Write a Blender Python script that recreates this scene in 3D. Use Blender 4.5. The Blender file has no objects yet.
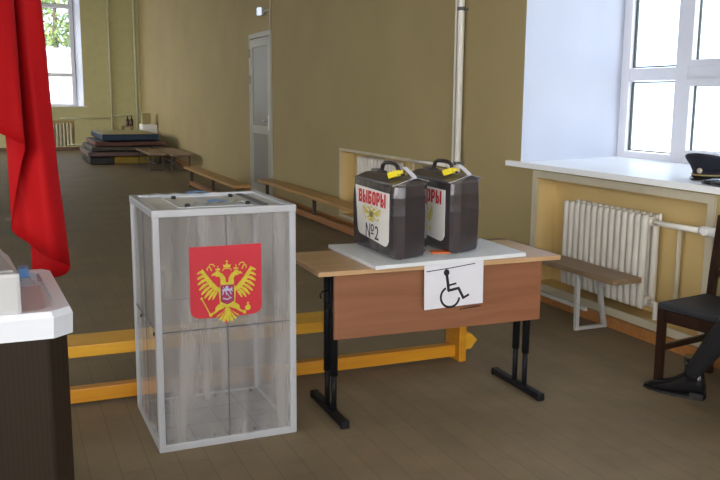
import bpy, bmesh, math, random
from mathutils import Vector, Matrix
random.seed(7)
C = bpy.context.scene.collection
PI = math.pi

# ------------------------------------------------------------------ materials
MATS = {}
def mat(name, col, rough=0.55, metal=0.0, spec=0.4, var=0.08, vscale=6.0, bump=0.0, bscale=40.0, stretch=(1, 1, 1), coat=0.0, sheen=0.0):
    if name in MATS: return MATS[name]
    m = bpy.data.materials.new(name); m.use_nodes = True
    nt = m.node_tree; N = nt.nodes; L = nt.links
    b = N['Principled BSDF']
    b.inputs['Roughness'].default_value = rough
    b.inputs['Metallic'].default_value = metal
    b.inputs['Specular IOR Level'].default_value = spec
    b.inputs['Coat Weight'].default_value = coat
    b.inputs['Sheen Weight'].default_value = sheen
    tc = N.new('ShaderNodeTexCoord'); mp = N.new('ShaderNodeMapping')
    mp.inputs['Scale'].default_value = stretch
    L.new(tc.outputs['Object'], mp.inputs['Vector'])
    n = N.new('ShaderNodeTexNoise'); n.inputs['Scale'].default_value = vscale; n.inputs['Detail'].default_value = 5
    L.new(mp.outputs['Vector'], n.inputs['Vector'])
    r = N.new('ShaderNodeValToRGB')
    r.color_ramp.elements[0].position = 0.3; r.color_ramp.elements[1].position = 0.7
    r.color_ramp.elements[0].color = tuple(c * (1 - var) for c in col) + (1,)
    r.color_ramp.elements[1].color = tuple(min(1, c * (1 + var)) for c in col) + (1,)
    L.new(n.outputs['Fac'], r.inputs['Fac']); L.new(r.outputs['Color'], b.inputs['Base Color'])
    if bump:
        n2 = N.new('ShaderNodeTexNoise'); n2.inputs['Scale'].default_value = bscale; n2.inputs['Detail'].default_value = 3
        L.new(mp.outputs['Vector'], n2.inputs['Vector'])
        bp = N.new('ShaderNodeBump'); bp.inputs['Strength'].default_value = bump; bp.inputs['Distance'].default_value = 0.01
        L.new(n2.outputs['Fac'], bp.inputs['Height']); L.new(bp.outputs['Normal'], b.inputs['Normal'])
    MATS[name] = m
    return m

def wood(name, c1, c2, rough=0.45, scale=4.0, stretch=(0.6, 8, 8), coat=0.0):
    if name in MATS: return MATS[name]
    m = bpy.data.materials.new(name); m.use_nodes = True
    nt = m.node_tree; N = nt.nodes; L = nt.links; b = N['Principled BSDF']
    b.inputs['Roughness'].default_value = rough; b.inputs['Coat Weight'].default_value = coat
    tc = N.new('ShaderNodeTexCoord'); mp = N.new('ShaderNodeMapping'); mp.inputs['Scale'].default_value = stretch
    L.new(tc.outputs['Object'], mp.inputs['Vector'])
    n = N.new('ShaderNodeTexNoise'); n.inputs['Scale'].default_value = scale; n.inputs['Detail'].default_value = 8; n.inputs['Distortion'].default_value = 0.7
    L.new(mp.outputs['Vector'], n.inputs['Vector'])
    r = N.new('ShaderNodeValToRGB'); r.color_ramp.elements[0].position = 0.32; r.color_ramp.elements[1].position = 0.68
    r.color_ramp.elements[0].color = c1 + (1,); r.color_ramp.elements[1].color = c2 + (1,)
    L.new(n.outputs['Fac'], r.inputs['Fac']); L.new(r.outputs['Color'], b.inputs['Base Color'])
    bp = N.new('ShaderNodeBump'); bp.inputs['Strength'].default_value = 0.08; bp.inputs['Distance'].default_value = 0.003
    L.new(n.outputs['Fac'], bp.inputs['Height']); L.new(bp.outputs['Normal'], b.inputs['Normal'])
    MATS[name] = m
    return m

def clear(name, tint, haze=0.08, hazecol=(0.8, 0.8, 0.82), rough=0.06, ior=1.45, bump=0.0, bscale=6.0, bstretch=(1, 1, 1), gl=1.0, streak=.15):
    """thin clear sheet: straight-through tint, fresnel gloss, a little milky scatter, streaked where reflections are imitated"""
    if name in MATS: return MATS[name]
    m = bpy.data.materials.new(name); m.use_nodes = True
    nt = m.node_tree; N = nt.nodes; L = nt.links
    N.remove(N['Principled BSDF']); out = N['Material Output']
    t = N.new('ShaderNodeBsdfTransparent'); t.inputs['Color'].default_value = tint + (1,)
    d = N.new('ShaderNodeBsdfDiffuse'); d.inputs['Color'].default_value = hazecol + (1,)
    tl = N.new('ShaderNodeBsdfTranslucent'); tl.inputs['Color'].default_value = hazecol + (1,)
    dm = N.new('ShaderNodeMixShader'); dm.inputs['Fac'].default_value = 0.5
    L.new(d.outputs[0], dm.inputs[1]); L.new(tl.outputs[0], dm.inputs[2])
    g = N.new('ShaderNodeBsdfGlossy'); g.inputs['Roughness'].default_value = rough; g.inputs['Color'].default_value = (gl, gl, gl, 1)
    f = N.new('ShaderNodeFresnel')
    ge = N.new('ShaderNodeNewGeometry'); io = N.new('ShaderNodeMix'); io.data_type = 'FLOAT'      # same reflectance on both faces of the thin sheet
    io.inputs[2].default_value = ior; io.inputs[3].default_value = 1 / ior
    L.new(ge.outputs['Backfacing'], io.inputs[0]); L.new(io.outputs[0], f.inputs['IOR'])
    tc = N.new('ShaderNodeTexCoord'); mp = N.new('ShaderNodeMapping'); mp.inputs['Scale'].default_value = bstretch
    L.new(tc.outputs['Object'], mp.inputs['Vector'])
    n = N.new('ShaderNodeTexNoise'); n.inputs['Scale'].default_value = bscale; n.inputs['Detail'].default_value = 3
    L.new(mp.outputs['Vector'], n.inputs['Vector'])
    if bump:
        bp = N.new('ShaderNodeBump'); bp.inputs['Strength'].default_value = bump; bp.inputs['Distance'].default_value = 0.02
        L.new(n.outputs['Fac'], bp.inputs['Height'])
        L.new(bp.outputs['Normal'], g.inputs['Normal']); L.new(bp.outputs['Normal'], f.inputs['Normal'])
    a = N.new('ShaderNodeMixShader'); mul = N.new('ShaderNodeMapRange')
    mul.inputs['From Min'].default_value = .32; mul.inputs['From Max'].default_value = .68
    mul.inputs['To Min'].default_value = haze * (1 - streak); mul.inputs['To Max'].default_value = min(1, haze * (1 + streak))
    L.new(n.outputs['Fac'], mul.inputs['Value']); L.new(mul.outputs[0], a.inputs['Fac'])
    L.new(t.outputs[0], a.inputs[1]); L.new(dm.outputs[0], a.inputs[2])
    z = N.new('ShaderNodeMixShader')
    L.new(f.outputs[0], z.inputs['Fac']); L.new(a.outputs[0], z.inputs[1]); L.new(g.outputs[0], z.inputs[2])
    L.new(z.outputs[0], out.inputs['Surface'])
    MATS[name] = m
    return m

def emit(name, col, s):
    if name in MATS: return MATS[name]
    m = bpy.data.materials.new(name); m.use_nodes = True
    b = m.node_tree.nodes['Principled BSDF']
    b.inputs['Base Color'].default_value = col + (1,); b.inputs['Emission Color'].default_value = col + (1,); b.inputs['Emission Strength'].default_value = s
    MATS[name] = m
    return m

# ------------------------------------------------------------------ mesh helpers
class MB:
    def __init__(s): s.bm = bmesh.new(); s.mi = 0
    def _new(s, verts, faces):
        vs = [s.bm.verts.new(v) for v in verts]
        out = []
        for f in faces:
            try:
                q = s.bm.faces.new([vs[i] for i in f]); q.material_index = s.mi; out.append(q)
            except ValueError: pass
        return vs, out
    def box(s, x0, y0, z0, x1, y1, z1, bevel=0.0, M=None):
        P = [(x, y, z) for z in (z0, z1) for y in (y0, y1) for x in (x0, x1)]
        if M is not None: P = [M @ Vector(p) for p in P]
        vs, fs = s._new(P, [(0, 2, 3, 1), (4, 5, 7, 6), (0, 1, 5, 4), (2, 6, 7, 3), (0, 4, 6, 2), (1, 3, 7, 5)])
        if bevel:
            es = list({e for f in fs for e in f.edges})
            r = bmesh.ops.bevel(s.bm, geom=es, offset=bevel, segments=2, profile=0.6, affect='EDGES')
            for f in r['faces']: f.material_index = s.mi
        return s
    def quad(s, *P): s._new(P, [tuple(range(len(P)))]); return s
    def prism(s, poly, v, bevel=0.0):
        """polygon (list of 3-D points) swept along vector v"""
        v = Vector(v); n = len(poly); P = [Vector(p) for p in poly]; P += [p + v for p in P]
        vs, fs = s._new(P, [tuple(range(n))[::-1], tuple(range(n, 2 * n))] + [(i, (i + 1) % n, n + (i + 1) % n, n + i) for i in range(n)])
        if bevel:
            es = list({e for f in fs for e in f.edges})
            r = bmesh.ops.bevel(s.bm, geom=es, offset=bevel, segments=2, profile=0.6, affect='EDGES')
            for f in r['faces']: f.material_index = s.mi
        return s
    def tube(s, pts, r, n=10, cap=True, smooth=True):
        pts = [Vector(p) for p in pts]; rs = r if isinstance(r, (list, tuple)) else [r] * len(pts)
        rings = []; up = None
        for i, p in enumerate(pts):
            a = pts[max(i - 1, 0)]; b = pts[min(i + 1, len(pts) - 1)]; t = (b - a).normalized()
            if up is None: up = Vector((0, 0, 1)) if abs(t.z) < 0.9 else Vector((1, 0, 0))
            x = up.cross(t)
            if x.length < 1e-4: x = Vector((0, 1, 0)).cross(t)
            x.normalize(); y = t.cross(x); up = y
            rings.append([s.bm.verts.new(p + rs[i] * (math.cos(k * 2 * PI / n) * x + math.sin(k * 2 * PI / n) * y)) for k in range(n)])
        for i in range(len(rings) - 1):
            for k in range(n):
                f = s.bm.faces.new((rings[i][k], rings[i][(k + 1) % n], rings[i + 1][(k + 1) % n], rings[i + 1][k])); f.material_index = s.mi; f.smooth = smooth
        if cap:
            for q in (rings[0][::-1], rings[-1]):
                f = s.bm.faces.new(q); f.material_index = s.mi
        return s
    def loft(s, rings, cap=True, smooth=True, closed=True):
        R = [[s.bm.verts.new(Vector(p)) for p in r] for r in rings]; n = len(R[0])
        for i in range(len(R) - 1):
            for k in range(n if closed else n - 1):
                f = s.bm.faces.new((R[i][k], R[i][(k + 1) % n], R[i + 1][(k + 1) % n], R[i + 1][k])); f.material_index = s.mi; f.smooth = smooth
        if cap:
            for q in (R[0][::-1], R[-1]):
                f = s.bm.faces.new(q); f.material_index = s.mi
        return s
    def lathe(s, prof, c=(0, 0, 0), n=20, axis='z'):
        rings = []
        for (r, h) in prof:
            ring = []
            for k in range(n):
                a = 2 * PI * k / n; u, v = max(r, 1e-4) * math.cos(a), max(r, 1e-4) * math.sin(a)
                ring.append({'z': (c[0] + u, c[1] + v, c[2] + h), 'x': (c[0] + h, c[1] + u, c[2] + v), 'y': (c[0] + v, c[1] + h, c[2] + u)}[axis])
            rings.append(ring)
        return s.loft(rings)
    def build(s, name, mats, parent=None, loc=None, rotz=0.0):
        bmesh.ops.recalc_face_normals(s.bm, faces=s.bm.faces[:])
        me = bpy.data.meshes.new(name); s.bm.to_mesh(me); s.bm.free()
        for m in (mats if isinstance(mats, (list, tuple)) else [mats]): me.materials.append(m)
        o = bpy.data.objects.new(name, me); C.objects.link(o)
        if parent: o.parent = parent
        if loc: o.location = loc
        o.rotation_euler.z = rotz
        return o

def flat(m): return m
def thing(name, label, cat, loc=(0, 0, 0), rotz=0.0, group=None):
    o = bpy.data.objects.new(name, None); o.empty_display_size = 0.1; C.objects.link(o)
    o.location = loc; o.rotation_euler.z = rotz
    return tag(o, label, cat, group)
def tag(o, label, cat, group=None):
    o['label'] = label; o['category'] = cat
    if group: o['group'] = group
    return o
def struct(o): o['kind'] = 'structure'; return o
def copy_tree(o, parent=None):
    c = o.copy(); C.objects.link(c)
    if parent: c.parent = parent
    for ch in [q for q in bpy.data.objects if q.parent == o and q != c]: copy_tree(ch, c)
    return c

# ------------------------------------------------------------------ palette
paint = mat('khaki_wall_paint', (0.36, 0.29, 0.145), 0.7, spec=.12, var=0.05, vscale=1.3, bump=0.08, bscale=18)
nichep = mat('ochre_niche_paint', (0.62, 0.46, 0.20), 0.55, var=0.06, vscale=2)
white = mat('white_gloss_paint', (0.80, 0.80, 0.80), 0.35, var=0.02, vscale=3)
reveal = mat('white_plaster', (0.475, 0.505, 0.585), 0.6, var=0.03, vscale=2)
cream = mat('cream_trim_paint', (0.52, 0.47, 0.35), 0.45, var=0.06)
radw = mat('radiator_enamel', (0.62, 0.59, 0.53), 0.4, var=0.05, vscale=10)
pvc = mat('white_window_plastic', (0.74, 0.74, 0.78), 0.3, var=0.01)
gasket = mat('dark_gasket', (0.03, 0.05, 0.05), 0.6)
pane = clear('window_glass', (0.97, 0.98, 0.98), haze=0.0, rough=0.02)
orange_wood = wood('orange_varnished_wood', (0.30, 0.12, 0.03), (0.42, 0.18, 0.05), 0.4)
steel_w = mat('white_painted_pipe', (0.78, 0.76, 0.70), 0.4, var=0.05)
black = mat('black_enamel', (0.008, 0.008, 0.010), 0.5, spec=.2, var=0.1)
paper = mat('white_paper', (0.64, 0.64, 0.69), 0.7, var=0.01)
red_ink = mat('red_print', (0.55, 0.02, 0.03), 0.6, var=0.02)
navy_ink = mat('navy_print', (0.012, 0.012, 0.03), 0.6)
gold_ink = mat('gold_print', (0.60, 0.50, 0.035), 0.55, var=0.12, vscale=60)

# floor: worn painted boards
def floor_mat():
    m = bpy.data.materials.new('worn_brown_floor_paint'); m.use_nodes = True
    nt = m.node_tree; N = nt.nodes; L = nt.links; b = N['Principled BSDF']
    tc = N.new('ShaderNodeTexCoord')
    mp = N.new('ShaderNodeMapping'); mp.inputs['Rotation'].default_value = (0, 0, PI / 2); L.new(tc.outputs['Object'], mp.inputs['Vector'])
    br = N.new('ShaderNodeTexBrick'); br.inputs['Scale'].default_value = 1.0
    br.inputs['Brick Width'].default_value = 3.2; br.inputs['Row Height'].default_value = 0.115; br.inputs['Mortar Size'].default_value = 0.0022
    br.inputs['Color1'].default_value = (0.22, 0.17, 0.105, 1); br.inputs['Color2'].default_value = (0.207, 0.16, 0.099, 1); br.inputs['Mortar'].default_value = (0.165, 0.127, 0.08, 1)
    L.new(mp.outputs[0], br.inputs['Vector'])
    n = N.new('ShaderNodeTexNoise'); n.inputs['Scale'].default_value = 1.7; n.inputs['Detail'].default_value = 9; n.inputs['Roughness'].default_value = 0.65
    L.new(tc.outputs['Object'], n.inputs['Vector'])
    rp = N.new('ShaderNodeValToRGB'); rp.color_ramp.elements[0].position = 0.35; rp.color_ramp.elements[1].position = 0.7
    rp.color_ramp.elements[0].color = (0.78, 0.78, 0.8, 1); rp.color_ramp.elements[1].color = (1.15, 1.14, 1.12, 1)
    L.new(n.outputs['Fac'], rp.inputs['Fac'])
    mx = N.new('ShaderNodeMix'); mx.data_type = 'RGBA'; mx.blend_type = 'MULTIPLY'; mx.inputs['Factor'].default_value = 1
    L.new(br.outputs['Color'], mx.inputs['A']); L.new(rp.outputs['Color'], mx.inputs['B']); L.new(mx.outputs['Result'], b.inputs['Base Color'])
    r2 = N.new('ShaderNodeMapRange'); r2.inputs['To Min'].default_value = 0.48; r2.inputs['To Max'].default_value = 0.70; b.inputs['Specular IOR Level'].default_value = .16
    L.new(n.outputs['Fac'], r2.inputs['Value']); L.new(r2.outputs[0], b.inputs['Roughness'])
    bp = N.new('ShaderNodeBump'); bp.inputs['Strength'].default_value = 0.25; bp.inputs['Distance'].default_value = 0.004
    L.new(br.outputs['Fac'], bp.inputs['Height']); bp.invert = True
    L.new(bp.outputs['Normal'], b.inputs['Normal'])
    return m
floorm = floor_mat()

# ------------------------------------------------------------------ room shell
WX, XL, YF, YB, HC = 3.557, -8.4, 24.3, -6.4, 5.2
TH = 1.17
MB().box(XL, YB, -0.2, WX + 0.15, YF, 0).build('floor', floorm); struct(bpy.data.objects['floor'])
struct(MB().box(XL - .2, YB - .2, HC, WX + TH, YF + TH, HC + .2).build('ceiling', mat('ceiling_whitewash', (0.7, 0.68, 0.6), 0.8)))

def wall_with_holes(name, to3, u0, u1, v0, v1, holes, niches, depth, splay, pm=None):
    """inner sheet, outer sheet and reveals; to3(u, v, d) maps to space, d = depth into the wall"""
    m = MB()
    def sheet(d, rects, U0, U1):
        us = sorted({U0, U1} | {r[0] for r in rects} | {r[1] for r in rects}); vs = sorted({v0, v1} | {r[2] for r in rects} | {r[3] for r in rects})
        for i in range(len(us) - 1):
            for j in range(len(vs) - 1):
                cu, cv = (us[i] + us[i + 1]) / 2, (vs[j] + vs[j + 1]) / 2
                if any(r[0] < cu < r[1] and r[2] < cv < r[3] for r in rects): continue
                m.quad(to3(us[i], vs[j], d), to3(us[i + 1], vs[j], d), to3(us[i + 1], vs[j + 1], d), to3(us[i], vs[j + 1], d))
    sheet(0, holes + [n[:4] for n in niches], u0, u1)
    big = [(a - splay, b + splay, c, e) for a, b, c, e in holes]
    m.mi = 1
    sheet(depth, big, u0, u1)
    for (a, b, c, e), (A, B, _, _) in zip(holes, big):
        i = [(a, c), (b, c), (b, e), (a, e)]; o = [(A, c), (B, c), (B, e), (A, e)]
        for k in range(4):
            m.quad(to3(*i[k], 0), to3(*i[(k + 1) % 4], 0), to3(*o[(k + 1) % 4], depth), to3(*o[k], depth))
    m.mi = 2
    for (a, b, c, e, dd) in niches:
        i = [(a, c), (b, c), (b, e), (a, e)]
        for k in range(4):
            m.quad(to3(*i[k], 0), to3(*i[(k + 1) % 4], 0), to3(*i[(k + 1) % 4], dd), to3(*i[k], dd))
        m.quad(*[to3(*q, dd) for q in i])
    return struct(m.build(name, [pm or paint, reveal, nichep]))

WINY = [4.3, 0.5, -3.3]
WZ0, WZ1 = 0.96, 4.0
ry = lambda u, v, d: (WX + d, u, v)
fy = lambda u, v, d: (u, YF + d, v)
wall_with_holes('wall_right', ry, YB, YF, 0, HC, [(c - 1.05, c + 1.05, WZ0, WZ1) for c in WINY],
                [(3.49, 5.12, 0.13, 0.895, 0.16), (7.17, 9.03, 0.13, 0.862, 0.16)], TH, 0.25)
FARX = [0.99, -3.2, -6.9]
wall_with_holes('wall_far', fy, XL, WX, 0, HC, [(c - 1.05, c + 1.05, 1.17, 4.3) for c in FARX], [(0.2, 1.76, 0.12, 0.80, 0.14)], 0.45, -0.17, mat('far_wall_paint_lightened', (.53, .50, .265), .7, spec=.12, var=.04))  # yellowish far wall paint, lightened in place of more light there
LEFT_FILL_Y = [-4.2, -.4, 17.4, 21.8]  # added windows, never in view, placed to brighten the hall
ly = lambda u, v, d: (XL - d, u, v)
wall_with_holes('wall_left', ly, YB, YF, 0, HC, [(c - 1.5, c + 1.5, 1.0, 4.6) for c in LEFT_FILL_Y], [], 0.35, 0.02)
BACK_FILL_X = [-6.4, -2.4, 1.4]  # invented openings behind the camera that let more daylight in
by = lambda u, v, d: (u, YB - d, v)
wall_with_holes('wall_back', by, XL, WX, 0, HC, [(c - 1.5, c + 1.5, 1.0, 4.6) for c in BACK_FILL_X], [], 0.35, 0.02)

# windows: frame bars with panes
def window(name, to3, u0, u1, v0, v1, d, mulls, transoms, bar=0.11, fine=True, sash=0.045):
    """d depth of frame's inner face; frame 0.07 thick"""
    def bx(mb, a, b, c, e, d0, d1):
        P = [to3(x, y, z) for z in (d0, d1) for y in (c, e) for x in (a, b)]
        mb._new(P, [(0, 2, 3, 1), (4, 5, 7, 6), (0, 1, 5, 4), (2, 6, 7, 3), (0, 4, 6, 2), (1, 3, 7, 5)])
    f = MB(); g = MB(); k = MB()
    us = [(u0, u0 + bar * .95)] + [(m - bar * .56, m + bar * .56) for m in mulls] + [(u1 - bar * .95, u1)]
    vs = [(v0, v0 + .06)] + [(t - .048, t + .048) for t in transoms] + [(v1 - .06, v1)]
    for a, b in us: bx(f, a, b, v0, v1, d, d + .07)
    for i in range(len(us) - 1):
        for (c, e) in vs: bx(f, us[i][1], us[i + 1][0], c, e, d + .004, d + .066)
    for i in range(len(us) - 1):
        for j in range(len(vs) - 1):
            a, b, c, e = us[i][1], us[i + 1][0], vs[j][1], vs[j + 1][0]
            s_ = 0.012
            if fine and i == 1: s_ = sash
            if i == 1 and fine:
                bx(f, a, a + s_, c, e, d - .015, d + .06); bx(f, b - s_, b, c, e, d - .015, d + .06)
                bx(f, a + s_, b - s_, c, c + s_, d - .0148, d + .06); bx(f, a + s_, b - s_, e - s_, e, d - .0148, d + .06)
            q = s_
            for A, B, D, E in ((a + q - .006, a + q + .004, c + q, e - q), (b - q - .004, b - q + .006, c + q, e - q), (a + q, b - q, c + q - .006, c + q + .004), (a + q, b - q, e - q - .004, e - q + .006)):
                bx(k, A, B, D, E, d + .03, d + .05)
            bx(g, a + q, b - q, c + q, e - q, d + .036, d + .044)
    root = struct(f.build(name, pvc))
    g.build('pane', pane, root); k.build('gasket', gasket, root)
    return root
def sill_right(parent, c):
    p = [(WX - .045, c + 1.19), (WX - .045, c - 1.19), (WX - .001, c - 1.19), (WX - .001, c - 1.045), (WX + 1.09, c - 1.285), (WX + 1.09, c + 1.285), (WX - .001, c + 1.045), (WX - .001, c + 1.19)]
    m = MB(); m.prism([(x, y, .957) for x, y in p], (0, 0, .038)); return m.build('window_sill', mat('sill_white', (.90, .92, .95), .35, var=.01), parent)
w1 = window('window_1', ry, 4.3 - 1.295, 4.3 + 1.295, .985, WZ1, 1.085, [3.68, 4.918], [1.653, 2.75])
sill_right(w1, 4.3)
for i, c in enumerate(WINY[1:]):
    w = window('window_%d' % (i + 2), ry, c - 1.295, c + 1.295, .985, WZ1, 1.085, [c - .62, c + .62], [1.653, 2.75]); sill_right(w, c)
for i, c in enumerate(FARX):
    w = window('window_%d' % (i + 4), fy, c - .89, c + .89, 1.19, 4.3, .37, [c - .16], [2.03, 3.85], bar=.10, fine=False)
    MB().prism([(c - 1.12, YF - .04, 1.168), (c + 1.12, YF - .04, 1.168), (c + 1.12, YF - .001, 1.168), (c + 1.045, YF - .001, 1.168), (c + .90, YF + .42, 1.168), (c - .90, YF + .42, 1.168), (c - 1.045, YF - .001, 1.168), (c - 1.12, YF - .001, 1.168)], (0, 0, .027)).build('window_sill', white, w)
for i, c in enumerate(LEFT_FILL_Y):  # frames for the added left-wall openings
    window('window_%d' % (i + 7), ly, c - 1.52, c + 1.52, 1.0, 4.6, .2, [c - .5, c + .5], [1.7, 3.2], fine=False)
for i, c in enumerate(BACK_FILL_X):  # frames for the added back-wall openings
    window('window_%d' % (i + 11), by, c - 1.52, c + 1.52, 1.0, 4.6, .2, [c - .5, c + .5], [1.7, 3.2], fine=False)

# trims and baseboards
def frame_trim(name, y0, y1, z0, z1, w):
    m = MB()
    m.box(WX - .012, y1, z0 - w, WX + .004, y1 + w, z1 + w).box(WX - .012, y0 - w, z0 - w, WX + .004, y0, z1 + w)
    m.box(WX - .012, y0, z1, WX + .003, y1, z1 + w).box(WX - .012, y0, z0 - w, WX + .003, y1, z0)
    return struct(m.build(name, cream))
frame_trim('trim_1', 3.49, 5.12, .13, .895, .05)
frame_trim('trim_2', 7.17, 9.03, .13, .862, .026)
struct(MB().box(WX - .022, YB, 0, WX, 11.62, .072, .004).box(WX - .022, 12.92, 0, WX, YF, .072, .004).build('baseboard_right', orange_wood))
struct(MB().box(XL, YF - .022, 0, WX - .022, YF, .09, .004).build('baseboard_far', wood('dark_skirting', (.10, .05, .025), (.15, .075, .035))))

# door
dwhite = mat('door_white', (0.36, 0.345, 0.29), 0.45, var=0.03)
dgrey = mat('door_panel_grey', (0.21, 0.205, 0.175), 0.4, var=0.04, vscale=3)
d = MB()
y0, y1, zt = 11.70, 12.84, 2.40
d.box(WX - .03, y0, 0, WX + .0, y0 + .07, zt, .004).box(WX - .03, y1 - .07, 0, WX + .0, y1, zt, .004).box(WX - .03, y0 + .07, zt - .07, WX + .0, y1 - .07, zt, .004)
door = struct(d.build('door_1', dwhite))
m = MB(); a, b = y0 + .075, y1 - .075
for (c0, c1, e0, e1) in ((a, a + .10, .02, 2.32), (b - .10, b, .02, 2.32), (a + .1, b - .1, .02, .16), (a + .1, b - .1, .92, 1.04), (a + .1, b - .1, 2.2, 2.32)):
    m.box(WX - .024, c0, e0, WX - .001, c1, e1, .003)
m.build('door_leaf', dwhite, door)
MB().box(WX - .012, a + .1, .16, WX - .002, b - .1, .92).box(WX - .012, a + .1, 1.04, WX - .002, b - .1, 2.2).build('door_panel', dgrey, door)
MB().box(WX - .032, a + .03, .98, WX - .024, a + .075, 1.2, .004).tube([(WX - .03, a + .05, 1.12), (WX - .08, a + .05, 1.12), (WX - .08, a + .17, 1.12)], .011).build('door_handle', mat('brushed_steel', (.5, .5, .5), .3, 1.0), door)
for z in (1.72, 2.12): MB().tube([(WX - .036, y1 - .06, z - .06), (WX - .036, y1 - .06, z + .06)], .014, 8).build('hinge', dwhite, door)

# ------------------------------------------------------------------ pipes and wall fixtures
clampm = mat('pipe_clamp_grey', (.12, .12, .12), .5)
p = thing('heating_pipe', 'thick white vertical heating pipe on the khaki wall behind the smoky suitcases', 'pipe', (WX - .06, 6.205, 0))
MB().tube([(0, 0, 0), (0, 0, HC)], .027, 12).build('riser', steel_w, p)
MB().tube([(.01, .10, 0), (.01, .10, HC)], .011, 8).build('thin_riser', steel_w, p)
for z in (.92, 2.18): MB().lathe([(.027, -.014), (.034, -.014), (.034, .014), (.027, .014)], (0, 0, z), 12).box(.02, -.01, z - .01, .06, .01, z + .01).build('clamp', clampm, p)
MB().tube([(0, .0, .89), (-.0, .5, .885), (0, .88, .88)], .016, 8).lathe([(.026, -.03), (.03, 0), (.026, .03)], (0, .12, .89), 10, 'y').build('branch', steel_w, p)
p = tag(MB().tube([(0, 0, 2.40), (0, 0, HC)], .012, 8).build('cable_conduit', cream, None, (WX - .014, 11.74, 0)), 'thin cream cable conduit rising above the closed door', 'conduit')
p = thing('emergency_lamp', 'small glowing bluish white lamp on the wall above the door', 'lamp', (WX - .07, 12.08, 2.68))
MB().box(-.03, -.05, -.055, .02, .05, .055, .012).build('lamp_shade', emit('lamp_glow', (.7, .8, 1.0), .75), p)
MB().box(.02, -.05, -.05, .07, .05, .05, .004).box(.045, -.33, -.015, .068, .0, .01).build('bracket', dwhite, p)

fpipe = mat('pale_yellow_pipe_paint', (.50, .47, .33), .5)
p = thing('corner_pipe', 'pale vertical pipe in the far corner of the hall', 'pipe', (WX - .12, YF - .12, 0))
MB().tube([(0, 0, 0), (0, 0, HC)], .035, 10).build('riser', fpipe, p)
p = thing('far_wall_pipe', 'pale riser pipe on the far wall right of the far window', 'pipe', (2.76, YF - .05, 0))
MB().tube([(0, 0, 0), (0, 0, HC)], .03, 10).build('riser', fpipe, p)
MB().tube([(0, 0, .87), (-1.35, 0, .87)], .018, 8).tube([(.0, 0, .93), (.55, 0, .93)], .018, 8).tube([(0, 0, .16), (-1.2, 0, .16)], .018, 8).build('branch', fpipe, p)

def radiator(name, label, n, pitch, H, loc, group=None, m_=None):
    root = thing(name, label, 'radiator', loc, 0, group)
    for i in range(n):
        y = -i * pitch - pitch / 2; t = pitch * .36
        mb = MB()
        D = .135; a, b = .045, .05
        # front and back columns, rounded, joined by hubs top and bottom
        def ring(x, r, z):
            return [(x + r * .9 * math.cos(k * PI / 5), y + t * math.sin(k * PI / 5) * 1.12, z) for k in range(10)]
        for xc in (.024, D - .024):
            mb.loft([ring(xc, .010, 0), ring(xc, .022, .012), ring(xc, .026, .04), ring(xc, .026, H - .04), ring(xc, .022, H - .012), ring(xc, .010, H)])
        mb.box(.02, y - t * .85, .012, D - .02, y + t * .85, .075, .01).box(.02, y - t * .85, H - .075, D - .02, y + t * .85, H - .012, .01)
        for z in (.045, H - .045): mb.tube([(D / 2, y - pitch / 2, z), (D / 2, y + pitch / 2, z)], .022, 8)
        mb.build('radiator_section', radw, root)
    return root
rad = radiator('radiator', 'white cast iron radiator in the niche below the bright window', 14, .0595, .585, (3.535, 4.79, .185))
ye = -14 * .0595
MB().tube([(.067, ye, .54), (.067, ye - .05, .54), (.03, ye - .12, .545), (.0, ye - .46, .555)], .017, 8).tube([(.06, ye - .06, .54), (.06, ye - .06, .60)], .009, 8).build('supply_pipe', steel_w, rad)
MB().lathe([(.022, -.06), (.028, -.04), (.028, .04), (.022, .06)], (0.0, ye - .50, .558), 10, 'y').tube([(0, ye - .50, .558), (-.04, ye - .50, .558)], .02, 10).build('valve', white, rad)
MB().tube([(.067, ye, .045), (.067, ye - .06, .045), (.067, ye - .06, -.06), (.067, ye - .06, -.17)], .015, 8).build('return_pipe', steel_w, rad)
tag(MB().tube([(0, 0, .135), (0, 0, .72)], .014, 10).build('niche_pipe', cream, None, (3.66, 3.80, 0)), 'cream vertical pipe in the window niche right of the radiator', 'pipe')
rad2 = radiator('radiator', 'white radiator in the wall niche half hidden behind the smoky suitcase boxes', 11, .09, .58, (3.57, 8.62, .24))
for i in range(1):
    r3 = thing('radiator', 'pale yellow radiator in the far wall niche under the far window', 'radiator', (1.72, YF - .0, .12))
    for k in range(14):
        MB().loft([[(-k * .09 - .045 + .038 * math.cos(q * PI / 4), .03 + .025 * math.sin(q * PI / 4), z) for q in range(8)] for z in (0, .02, .6, .62)]).build('radiator_section', fpipe, r3)

# ------------------------------------------------------------------ gymnastic benches
def gym_bench(label, length, loc, rotz, m1, m2, group, hook=True):
    zt, th = (.322, .056) if hook else (.33, .038)
    """long plank on a rail with board supports; runs along local +x, centred on y"""
    r = thing('gymnastic_bench', label, 'bench', loc, rotz, group)
    MB().box(0, -.110, zt - th, length, .100 if hook else .115, zt, .006).build('plank', m1, r)
    MB().box(.05, -.03, .02, length - .05, .03, .088, .005).build('rail', m2, r)
    for x in (.06, length / 2, length - .10):
        mb = MB()
        if hook: mb.box(x, -.075, 0, x + .045, .085, zt - th, .004)
        else: mb.box(x, -.022, .0, x + .035, .022, zt - th, .003).box(x - .01, -.05, .0, x + .045, .05, .022, .003)
        mb.build('support', m2 if hook else bsup, r)
    if hook:
        MB().prism([(length - .05, -.05, .06), (length - .05, -.05, .15), (length - .01, -.05, .15), (length + .03, -.05, .11), (length - .01, -.05, .06)], (0, .10, 0), .004).build('hook', m1, r)
    return r
yel = wood('yellow_painted_wood', (.59, .29, .018), (.68, .36, .025), .4)
yel2 = wood('orange_yellow_painted_wood', (.50, .20, .008), (.58, .26, .012), .4)
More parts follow.
